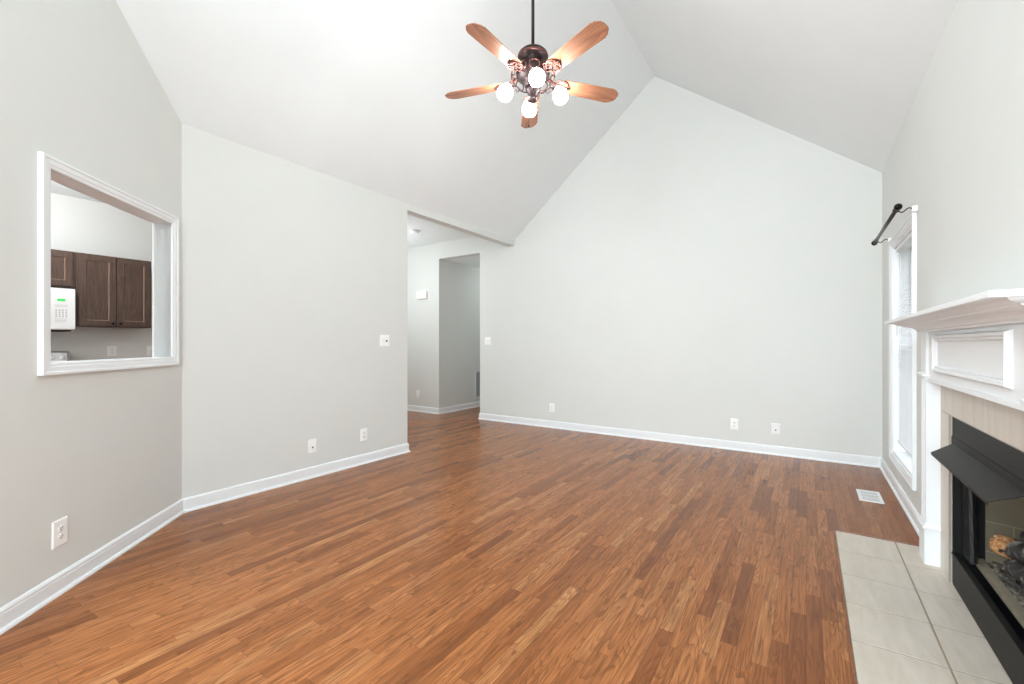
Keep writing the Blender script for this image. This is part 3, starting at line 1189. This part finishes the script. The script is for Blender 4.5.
# ------------------------------------------------------------------ fireplace
YC = 2.56
PO, PI_ = 3.353, 3.229       # far pilaster outer / inner
NO, NI = 1.745, 1.866
FXF = 0.528                  # pilaster front
SHX, SHT, SHB = 0.385, 1.339, 1.320
mt = thing('fireplace_mantel', (RW, YC, 0), 'white painted wooden fireplace mantel with panelled frieze against the right wall', 'mantel')
for (ya, yb) in ((PI_, PO), (NO, NI)):
    mb = MB()
    # front with two flutes: plan polygon extruded up
    d = 0.006
    wv = yb - ya
    pl = [(RW, ya), (FXF, ya)]
    for c_ in (0.30, 0.70):
        pl += [(FXF, ya + wv * (c_ - 0.10)), (FXF + d, ya + wv * (c_ - 0.06)), (FXF + d, ya + wv * (c_ + 0.06)), (FXF, ya + wv * (c_ + 0.10))]
    pl += [(FXF, yb), (RW, yb)]
    mb.prism([(x, y, 0.22) for x, y in pl], (0, 0, 0.80))
    pil = mb.build('pilaster', M_TRIM, mt)
    mb = MB().box((FXF - 0.006, ya - 0.002, 0), (RW, yb + 0.006, 0.205))
    mb.build('plinth', M_TRIM, pil, 0.001)
    mb = MB()
    mb.sweep([(RW, ya, 0.2), (FXF, ya, 0.2), (FXF, yb, 0.2), (RW, yb, 0.2)][::-1], [(0, 0), (-0.014, 0), (-0.015, 0.008), (-0.010, 0.014), (-0.006, 0.026), (0, 0.032)])
    mb.build('plinth_cap', M_TRIM, pil)
    mb = MB().box((FXF, ya, 1.02), (RW, yb, 1.29))
    mb.build('block', M_TRIM, pil)
    mb = MB()
    mb.sweep([(RW, ya, 1.012), (FXF, ya, 1.012), (FXF, yb, 1.012), (RW, yb, 1.012)][::-1], [(0, 0), (-0.005, 0), (-0.008, 0.008), (-0.018, 0.014), (-0.020, 0.026), (-0.006, 0.030), (0, 0.034)])
    mb.build('necking', M_TRIM, pil)
fz = MB().box((FXF + 0.012, NI, 1.0), (RW, PI_, 1.29)).build('frieze', M_TRIM, mt, 0.001)
mb = MB()
rect_trim(mb, 2.085, 3.035, 1.092, 1.212, FXF + 0.012, [(0, 0), (0, 0.006), (0.006, 0.012), (0.012, 0.009), (0.018, 0.018), (0.028, 0.019), (0.032, 0.010), (0.036, 0.004), (0.036, 0)])
mb.build('panel_moulding', M_TRIM, fz)
mb = MB()
pa = [(0.0, 0), (0.008, 0), (0.012, 0.004), (0.008, 0.010), (0.0, 0.012)]
mb.box((FXF + 0.004, NI, 1.0), (FXF + 0.012, PI_, 1.018))
mb.build('frieze_bead', M_TRIM, fz)
# crown: mitred returns at both ends
mb = MB()
crn = [(0, 0), (-0.008, 0.0), (-0.010, 0.008), (-0.018, 0.012), (-0.024, 0.020), (-0.034, 0.028), (-0.050, 0.034), (-0.072, 0.037), (-0.074, 0.042), (-0.088, 0.044), (-0.100, 0.049), (-0.108, 0.056), (0, 0.056)]
z0 = 1.264
mb.sweep([(RW, NO, z0), (FXF, NO, z0), (FXF, PO, z0), (RW, PO, z0)][::-1], crn)
mb.build('crown_moulding', M_TRIM, mt)
mb = MB()
ov = FXF - SHX
mb.box((SHX, 1.625, SHB), (RW, PO + ov, SHT))
mb.build('shelf', M_TRIM, mt, 0.003)

# tile surround
ts = thing('tile_surround', (RW, YC, 0), 'beige stone-look tile surround framing the black firebox', 'tile surround')
TX = 0.586
mb = MB()
mb.box((TX + 0.003, FY1 + 0.012, 0), (RW, PI_, 1.0))
mb.box((TX + 0.003, NI, 0), (RW, FY0 - 0.012, 1.0))
mb.box((TX + 0.003, FY0 - 0.012, FZ + 0.0), (RW, FY1 + 0.012, 1.0))
mb.build('grout_bed', M_GROUT, ts)
gp_ = 0.0015
for (ya, yb) in ((FY1 + 0.012, PI_), (NI, FY0 - 0.012)):
    for (za, zb) in ((0.0, 0.242), (0.242, 0.846)):
        MB().box((TX, ya, za + (gp_ if za else 0)), (RW - 0.001, yb, zb - gp_)).build('tile', M_STILE, ts, 0.001)
ys = [NI, 2.02, 2.63, PI_]
for i in range(3):
    MB().box((TX, ys[i] + gp_ * (i > 0), 0.846 + gp_), (RW - 0.001, ys[i + 1] - gp_ * (i < 2), 1.0)).build('tile', M_STILE, ts, 0.001)
mb = MB()
mb.box((TX - 0.001, FY1, 0), (RW, FY1 + 0.006, FZ))
mb.box((TX + 0.001, FY1 + 0.006, 0), (RW, FY1 + 0.012, FZ))
mb.box((TX - 0.001, FY0 - 0.006, 0), (RW, FY0, FZ))
mb.box((TX - 0.001, FY0, FZ - 0.004), (RW, FY1, FZ))
mb.build('metal_edge', M_STEEL, ts)

# hearth
hx0, hx1 = 0.143, FXF
HF, HN = 3.491, 2 * YC - 3.491
he = thing('tile_hearth', (0.36, YC, 0), 'beige square-tiled hearth set flush in the wood floor before the fireplace', 'hearth')
mb = MB()
mb.box((hx0, HN, 0.0003), (RW + 0.0, HF, 0.0046))
mb.build('grout_bed', M_GROUT, he)
rows = []
y = HF - 0.004
yj = [3.491, 3.175, 2.862, 2.555, 2.242, 1.935, 1.63]
for i in range(6):
    ya, yb = yj[i + 1] + 0.003, yj[i] - 0.003
    MB().box((hx0 + 0.003, ya, 0.001), (0.430, yb, 0.006)).build('tile', M_TILE, he, 0.0012)
    MB().box((0.438, ya, 0.001), (RW + 0.0012, yb, 0.006)).build('tile', M_TILE, he, 0.0012)
hb = MB()
hb.box((hx0 - 0.010, HN - 0.02, 0.0003), (hx0, HF + 0.02, 0.007))
hb.box((hx0, HF, 0.0003), (RW - 0.03, HF + 0.03, 0.007))
M_EDGE = wood_mat('oak_edge_strip', rgb(150, 92, 52), rgb(124, 72, 40), rgb(96, 54, 30), 1, 0.35)
hb.build('wood_edging', M_EDGE, he, 0.002)

# firebox
fb = thing('firebox', (RW, YC, 0), 'black metal firebox with slanted hood, recessed in the tile surround', 'firebox')
BX = 0.5965
mb = MB()
mb.box((BX, FY0, 0.70), (BX + 0.02, FY1, FZ - 0.004))
mb.build('upper_panel', M_BLACK, fb, 0.002)
MB().box((BX - 0.003, FY0 + 0.004, 0.702), (BX, FY1 - 0.004, 0.742)).build('upper_rail', M_BLACK, fb, 0.001)
mb = MB()
mb.box((BX, FY0, 0.006), (BX + 0.02, FY1, 0.150))
mb.build('lower_panel', M_BLACK, fb, 0.002)
mb = MB()
mb.box((BX - 0.003, FY0 + 0.003, 0.150), (BX + 0.022, FY1 - 0.003, 0.163))
mb.build('lower_rail', M_BLACK, fb, 0.002)
MB().box((BX, FY1 - 0.014, 0.163), (BX + 0.03, FY1, 0.70)).build('side_stile', M_BLACK, fb)
MB().box((BX, FY0, 0.163), (BX + 0.03, FY0 + 0.014, 0.70)).build('side_stile', M_BLACK, fb)
mb = MB()
h0, h1 = 2.155, 2.985
zi, zo, xo_ = 0.704, 0.657, 0.506
mb.prism([(BX - 0.002, h0 - 0.03, zi), (BX - 0.002, h1 + 0.045, zi), (xo_, h1, zo), (xo_, h0, zo)], (0, 0, 0.003))
mb.prism([(xo_, h0, zo + 0.003), (xo_, h1, zo + 0.003), (xo_ + 0.002, h1, zo - 0.009), (xo_ + 0.002, h0, zo - 0.009)], (0.002, 0, 0))
mb.build('hood', M_HOOD, fb)
# shell: outer casing, brick panels
X1 = 1.06
ys0, ys1 = 2.30, 2.82
mb = MB()
mb.box((BX + 0.02, FY0, 0.0), (X1 + 0.06, FY0 + 0.004, 0.84))
mb.box((BX + 0.02, FY1 - 0.004, 0.0), (X1 + 0.06, FY1, 0.84))
mb.box((X1 + 0.056, FY0, 0.0), (X1 + 0.06, FY1, 0.84))
mb.box((BX + 0.02, FY0, 0.0), (X1 + 0.06, FY1, 0.004))
mb.box((BX + 0.02, FY0, 0.80), (X1 + 0.06, FY1, 0.84))
mb.build('outer_shell', M_SOOT, fb)


def panel(p0, p1, z0, z1, t, name='brick_panel'):
    d = Vector((p1[0] - p0[0], p1[1] - p0[1], 0))
    L = d.length
    me_ = MB().box((0, z0, 0), (L, z1, t))
    o = me_.build(name, M_FBRICK, None, org=(0, 0, 0))
    del o['_o']
    o.parent = fb
    dn_ = d.normalized()
    nn_ = dn_.cross(Vector((0, 0, 1)))
    o.matrix_local = Matrix(((dn_.x, 0, nn_.x, p0[0] - RW), (dn_.y, 0, nn_.y, p0[1] - YC), (0, 1, 0, 0), (0, 0, 0, 1)))
    return o


FBX0 = 0.70
panel((FBX0, FY1 - 0.055), (X1, ys1 + 0.03), 0.14, 0.80, -0.02)
panel((X1, ys1 + 0.03), (X1, ys0 - 0.03), 0.14, 0.80, -0.02)
panel((X1, ys0 - 0.03), (FBX0, FY0 + 0.055), 0.14, 0.80, -0.02)
MB().box((0.665, FY0 + 0.03, 0.14), (0.70, FY1 - 0.03, 0.165)).build('front_ledge', M_LEDGE, fb)
MB().box((0.70, FY0 + 0.05, 0.12), (X1, FY1 - 0.06, 0.160)).build('fire_floor', M_FBRICK, fb)
# chain curtains, gathered at both ends
for (yc, s) in ((FY1 - 0.022, -1), (FY0 + 0.022, 1)):
    mb = MB()
    nn = 40
    vs = []
    fs = []
    zs = [0.690 - k * (0.690 - 0.168) / 14 for k in range(15)]
    for zi_, zz in enumerate(zs):
        fl_ = 0.055 + 0.06 * (1 - zi_ / 14) ** 2 * 0.3 + 0.05 * (zi_ / 14)
        for k in range(nn):
            t = k / (nn - 1)
            vs.append((0.642 + 0.016 * math.sin(t * 5 * 2 * PI), yc + s * t * fl_ * 1.2, zz))
    for i_ in range(14):
        for k in range(nn - 1):
            fs.append((i_ * nn + k, i_ * nn + k + 1, (i_ + 1) * nn + k + 1, (i_ + 1) * nn + k))
    mb.add(vs, fs, True)
    mb.build('chain_curtain', M_CHAIN, fb, fix=False)
MB().tube([(0.642, FY0 + 0.01, 0.69), (0.642, FY1 - 0.01, 0.69)], 0.004, 8).build('curtain_rail', M_BLACK, fb)

# grate
gt = thing('log_grate', (0.86, 2.52, 0.15), 'black iron grate holding the charred logs inside the firebox', 'grate')
for k in range(5):
    yy = 2.24 + k * 0.105
    mb = MB().tube([(0.715, yy, 0.25), (0.715, yy, 0.212), (0.73, yy, 0.197), (0.95, yy, 0.197), (0.965, yy, 0.212), (0.97, yy, 0.27)], 0.007, 8)
    mb.build('bar', M_SOOT, gt)
mb = MB()
for xx in (0.77, 0.93):
    mb.tube([(xx, 2.22, 0.188), (xx, 2.81, 0.188)], 0.007, 8)
mb.build('cross_rail', M_SOOT, gt)
for xx in (0.77, 0.93):
    for yy in (2.30, 2.73):
        MB().tube([(xx, yy, 0.188), (xx, yy, 0.161)], 0.008, 8).build('leg', M_SOOT, gt)


def log(path, rad, label, seed, split=False):
    rnd = random.Random(seed)
    P = [Vector(p) for p in path]
    # resample
    Q = []
    for i in range(len(P) - 1):
        for k in range(7):
            Q.append(P[i].lerp(P[i + 1], k / 7))
    Q.append(P[-1])
    t0 = (Q[-1] - Q[0]).normalized()
    a_ = t0.cross(Vector((0, 0, 1))).normalized()
    b_ = a_.cross(t0)
    seg = 16
    ph = [rnd.uniform(0, 6.28) for _ in range(6)]
    vs = []
    n = len(Q)
    for i, q in enumerate(Q):
        r = rad * (1.0 + 0.08 * math.sin(i * 0.9 + ph[0]))
        if i in (0, n - 1):
            r *= 0.86
        for k in range(seg):
            w_ = 2 * PI * k / seg
            rr = r * (1 + 0.10 * math.sin(3 * w_ + ph[1]) + 0.06 * math.sin(5 * w_ + ph[2] + i * 0.3) + rnd.uniform(-0.05, 0.05))
            vs.append(q + (a_ * math.cos(w_) + b_ * math.sin(w_)) * rr)
    fs = []
    for i in range(n - 1):
        for k in range(seg):
            k2 = (k + 1) % seg
            fs.append((i * seg + k, i * seg + k2, (i + 1) * seg + k2, (i + 1) * seg + k))
    fs.append([(n - 1) * seg + k for k in range(seg)])
    fs.append(list(range(seg))[::-1])
    mb = MB().add(vs, fs, True)
    o = mb.build('fireplace_log', M_CHAR, None, org=tuple(Q[n // 2]))
    tag(o, label, 'log', 'charred logs in the firebox')
    if split:
        # torn orange split wood at the far end
        m2 = MB()
        e = Q[-1]
        for k in range(150):
            w_ = rnd.uniform(0, 6.28)
            r_ = rad * (0.84 * math.sqrt(rnd.random()) if k < 60 else 0.97)
            s_ = e + (a_ * math.cos(w_) + b_ * math.sin(w_)) * r_
            back = 0.01 if k < 60 else rnd.uniform(0.03, 0.062)
            m2.tube([s_ - t0 * back, s_ + t0 * rnd.uniform(0.002, 0.014)], [0.0055, 0.0035], 5, smooth=False)
        m2.lathe([(rad * 0.9, 0.0), (rad * 0.86, 0.006)], 16, Matrix.Translation(e) @ Vector((0, 0, 1)).rotation_difference(t0).to_matrix().to_4x4())
        so = m2.build('split_end', M_SPLIT, o)
        so['label'] = 'orange-tan splintered end'
    return o


log([(0.80, 2.26, 0.250), (0.765, 2.50, 0.248), (0.722, 2.745, 0.256)], 0.034, 'thick charred log lying low at the front of the grate, under the orange-ended log', 3)
log([(0.93, 2.32, 0.352), (0.81, 2.58, 0.335), (0.700, 2.785, 0.322)], 0.039, 'charred log with an orange splintered end resting on top of the stack', 5, True)
log([(0.90, 2.24, 0.262), (0.915, 2.76, 0.258)], 0.038, 'slim charred log at the back of the grate behind the others', 8)
log([(0.735, 2.45, 0.212), (0.71, 2.60, 0.214), (0.675, 2.705, 0.222)], 0.012, 'thin burnt branch poking out under the front of the log pile', 11)
log([(0.90, 2.52, 0.375), (0.84, 2.72, 0.365), (0.792, 2.85, 0.362)], 0.026, 'short blackened branch stub behind the orange-ended log', 14)

# ember bed
mb = MB()
rnd = random.Random(2)
for k in range(900):
    x = rnd.uniform(0.705, 1.0)
    lim = (x - FBX0) * 0.42
    y = rnd.uniform(FY0 + 0.08 + lim, FY1 - 0.085 - lim)
    r = rnd.uniform(0.007, 0.016)
    zz = 0.160 + r * 0.5 + rnd.uniform(0, 0.012)
    mb.ell((x, y, zz), (r, r * rnd.uniform(0.7, 1.2), r * rnd.uniform(0.5, 0.9)), 6, 4, None, 0.22)
o = mb.build('ember_bed', M_EMBER, None, org=(0.86, 2.56, 0.16))
tag(o, 'grey lava rock and ash scattered over the firebox floor', 'embers')
o['kind'] = 'stuff'

# ------------------------------------------------------------------ kitchen
KF = -6.30


def shaker_door(cab, ya, yb, za, zb, knob=None):
    """door on plane x = KF facing +x"""
    r = 0.055
    mb = MB()
    mb.box((KF, ya, za), (KF + 0.019, ya + r, zb))
    mb.box((KF, yb - r, za), (KF + 0.019, yb, zb))
    mb.box((KF, ya + r, zb - r), (KF + 0.019, yb - r, zb))
    mb.box((KF, ya + r, za), (KF + 0.019, yb - r, za + r))
    mb.box((KF, ya + r, za + r), (KF + 0.010, yb - r, zb - r))
    d = mb.build('door', M_CAB, cab, 0.001)
    mb = MB()
    rect_trim(mb, ya + r + 0.006, yb - r - 0.006, za + r + 0.006, zb - r - 0.006, KF + 0.010, [(0, 0), (0, 0.002), (0.006, 0.010), (0.007, 0)], 1)
    mb.build('panel_bead', M_CABEDGE, d)
    if knob:
        MB().lathe([(0.005, 0), (0.005, 0.012), (0.014, 0.018), (0.016, 0.024), (0.012, 0.030), (0.002, 0.032)], 16, Matrix.Translation((KF + 0.019, knob[0], knob[1])) @ Matrix.Rotation(PI / 2, 4, 'Y')).build('knob', M_KNOB, d)
    return d


cb = thing('wall_cabinet', (KX, 1.565, 1.385), 'dark brown two-door wall cabinet in the kitchen seen through the pass-through', 'cabinet', 'kitchen wall cabinets')
MB().box((KX, 1.243, 1.385), (KF, 1.872, 2.155)).build('carcass', M_CAB, cb, 0.001)
shaker_door(cb, 1.262, 1.556, 1.397, 2.143, (1.527, 1.425))
shaker_door(cb, 1.564, 1.858, 1.397, 2.143, (1.593, 1.425))
cb = thing('wall_cabinet', (KX, 0.86, 1.78), 'short dark brown wall cabinet above the microwave in the kitchen', 'cabinet', 'kitchen wall cabinets')
MB().box((KX, 0.478, 1.785), (KF, 1.240, 2.155)).build('carcass', M_CAB, cb, 0.001)
shaker_door(cb, 0.862, 1.215, 1.797, 2.143)
shaker_door(cb, 0.50, 0.855, 1.797, 2.143)

mw = thing('microwave', (KX, 0.85, 1.345), 'white over-range microwave with a green display hung under the short cabinet', 'microwave')
MX = -6.22
MB().box((KX, 0.478, 1.345), (MX - 0.03, 1.225, 1.765)).build('body', M_WHITE_METAL, mw, 0.004)
MB().box((MX - 0.03, 1.045, 1.352), (MX, 1.223, 1.762)).build('control_panel', M_WHITE_METAL, mw, 0.004)
dr = MB().box((MX - 0.03, 0.480, 1.352), (MX, 1.042, 1.762)).build('door', M_WHITE_METAL, mw, 0.004)
MB().box((MX, 0.56, 1.43), (MX + 0.002, 0.93, 1.68)).build('window', M_SLOT, dr)
MB().tube([(MX + 0.01, 1.0, 1.40), (MX + 0.03, 1.0, 1.43), (MX + 0.03, 1.0, 1.68), (MX + 0.01, 1.0, 1.71)], 0.008, 8).build('handle', M_WHITE_METAL, dr)
MB().box((MX, 1.092, 1.632), (MX + 0.0015, 1.150, 1.655)).build('display', M_GREEN, mw)
mb = MB()
for zz in (1.59, 1.575):
    mb.box((MX, 1.075, zz), (MX + 0.001, 1.165, zz + 0.003))
for r_ in range(4):
    for c_ in range(4):
        mb.box((MX, 1.078 + c_ * 0.024, 1.535 - r_ * 0.021), (MX + 0.001, 1.090 + c_ * 0.024, 1.546 - r_ * 0.021))
for zz in (1.452, 1.437, 1.422):
    mb.box((MX, 1.075, zz), (MX + 0.001, 1.16, zz + 0.003))
mb.build('buttons', M_GREYP, mw)
MB().box((KX, 0.50, 1.330), (MX - 0.05, 1.20, 1.345)).build('vent_tray', M_SOOT, mw)

rn = thing('kitchen_range', (KX, 0.85, 0), 'white electric range with round knobs on its back panel below the microwave', 'range')
MB().box((KX + 0.02, 0.478, 0.09), (-6.02, 1.232, 0.90)).build('body', M_WHITE_METAL, rn, 0.004)
MB().box((KX + 0.02, 0.476, 0.90), (-6.0, 1.234, 0.915)).build('cooktop', M_WHITE_METAL, rn, 0.004)
MB().box((KX + 0.05, 0.50, 0.0), (-6.06, 1.21, 0.09)).build('kick_panel', M_SOOT, rn)
mb = MB()
mb.prism([(KX + 0.02, 0.478, 0.915), (-6.43, 0.478, 0.915), (-6.47, 0.478, 1.115), (-6.50, 0.478, 1.127), (KX + 0.02, 0.478, 1.127)], (0, 0.747, 0))
mb.build('back_panel', M_GREYP, rn, 0.006)
mb = MB()
mb.prism([(-6.451, 0.50, 1.0), (-6.4665, 0.50, 1.105), (-6.4635, 0.50, 1.105), (-6.4475, 0.50, 1.0)], (0, 0.705, 0))
mb.build('control_fascia', M_WHITE_METAL, rn)
for yy in (0.55, 0.63, 1.085, 1.165):
    Mx = Matrix.Translation((-6.452, yy, 1.065)) @ Matrix.Rotation(PI / 2 - 0.15, 4, 'Y')
    MB().lathe([(0.026, 0), (0.026, 0.008), (0.021, 0.012), (0.019, 0.03), (0.002, 0.031)], 18, Mx).build('knob', M_WHITE_METAL, rn)
d = MB().box((-6.02, 0.485, 0.26), (-5.985, 1.225, 0.86)).build('oven_door', M_WHITE_METAL, rn, 0.004)
MB().tube([(-5.985, 0.55, 0.80), (-5.95, 0.56, 0.80), (-5.95, 1.15, 0.80), (-5.985, 1.16, 0.80)], 0.009, 8).build('handle', M_WHITE_METAL, d)
MB().box((-6.02, 0.485, 0.10), (-5.99, 1.225, 0.25)).build('drawer', M_WHITE_METAL, rn, 0.004)

for o in list(bpy.data.objects):
    if '_o' in o:
        del o['_o']
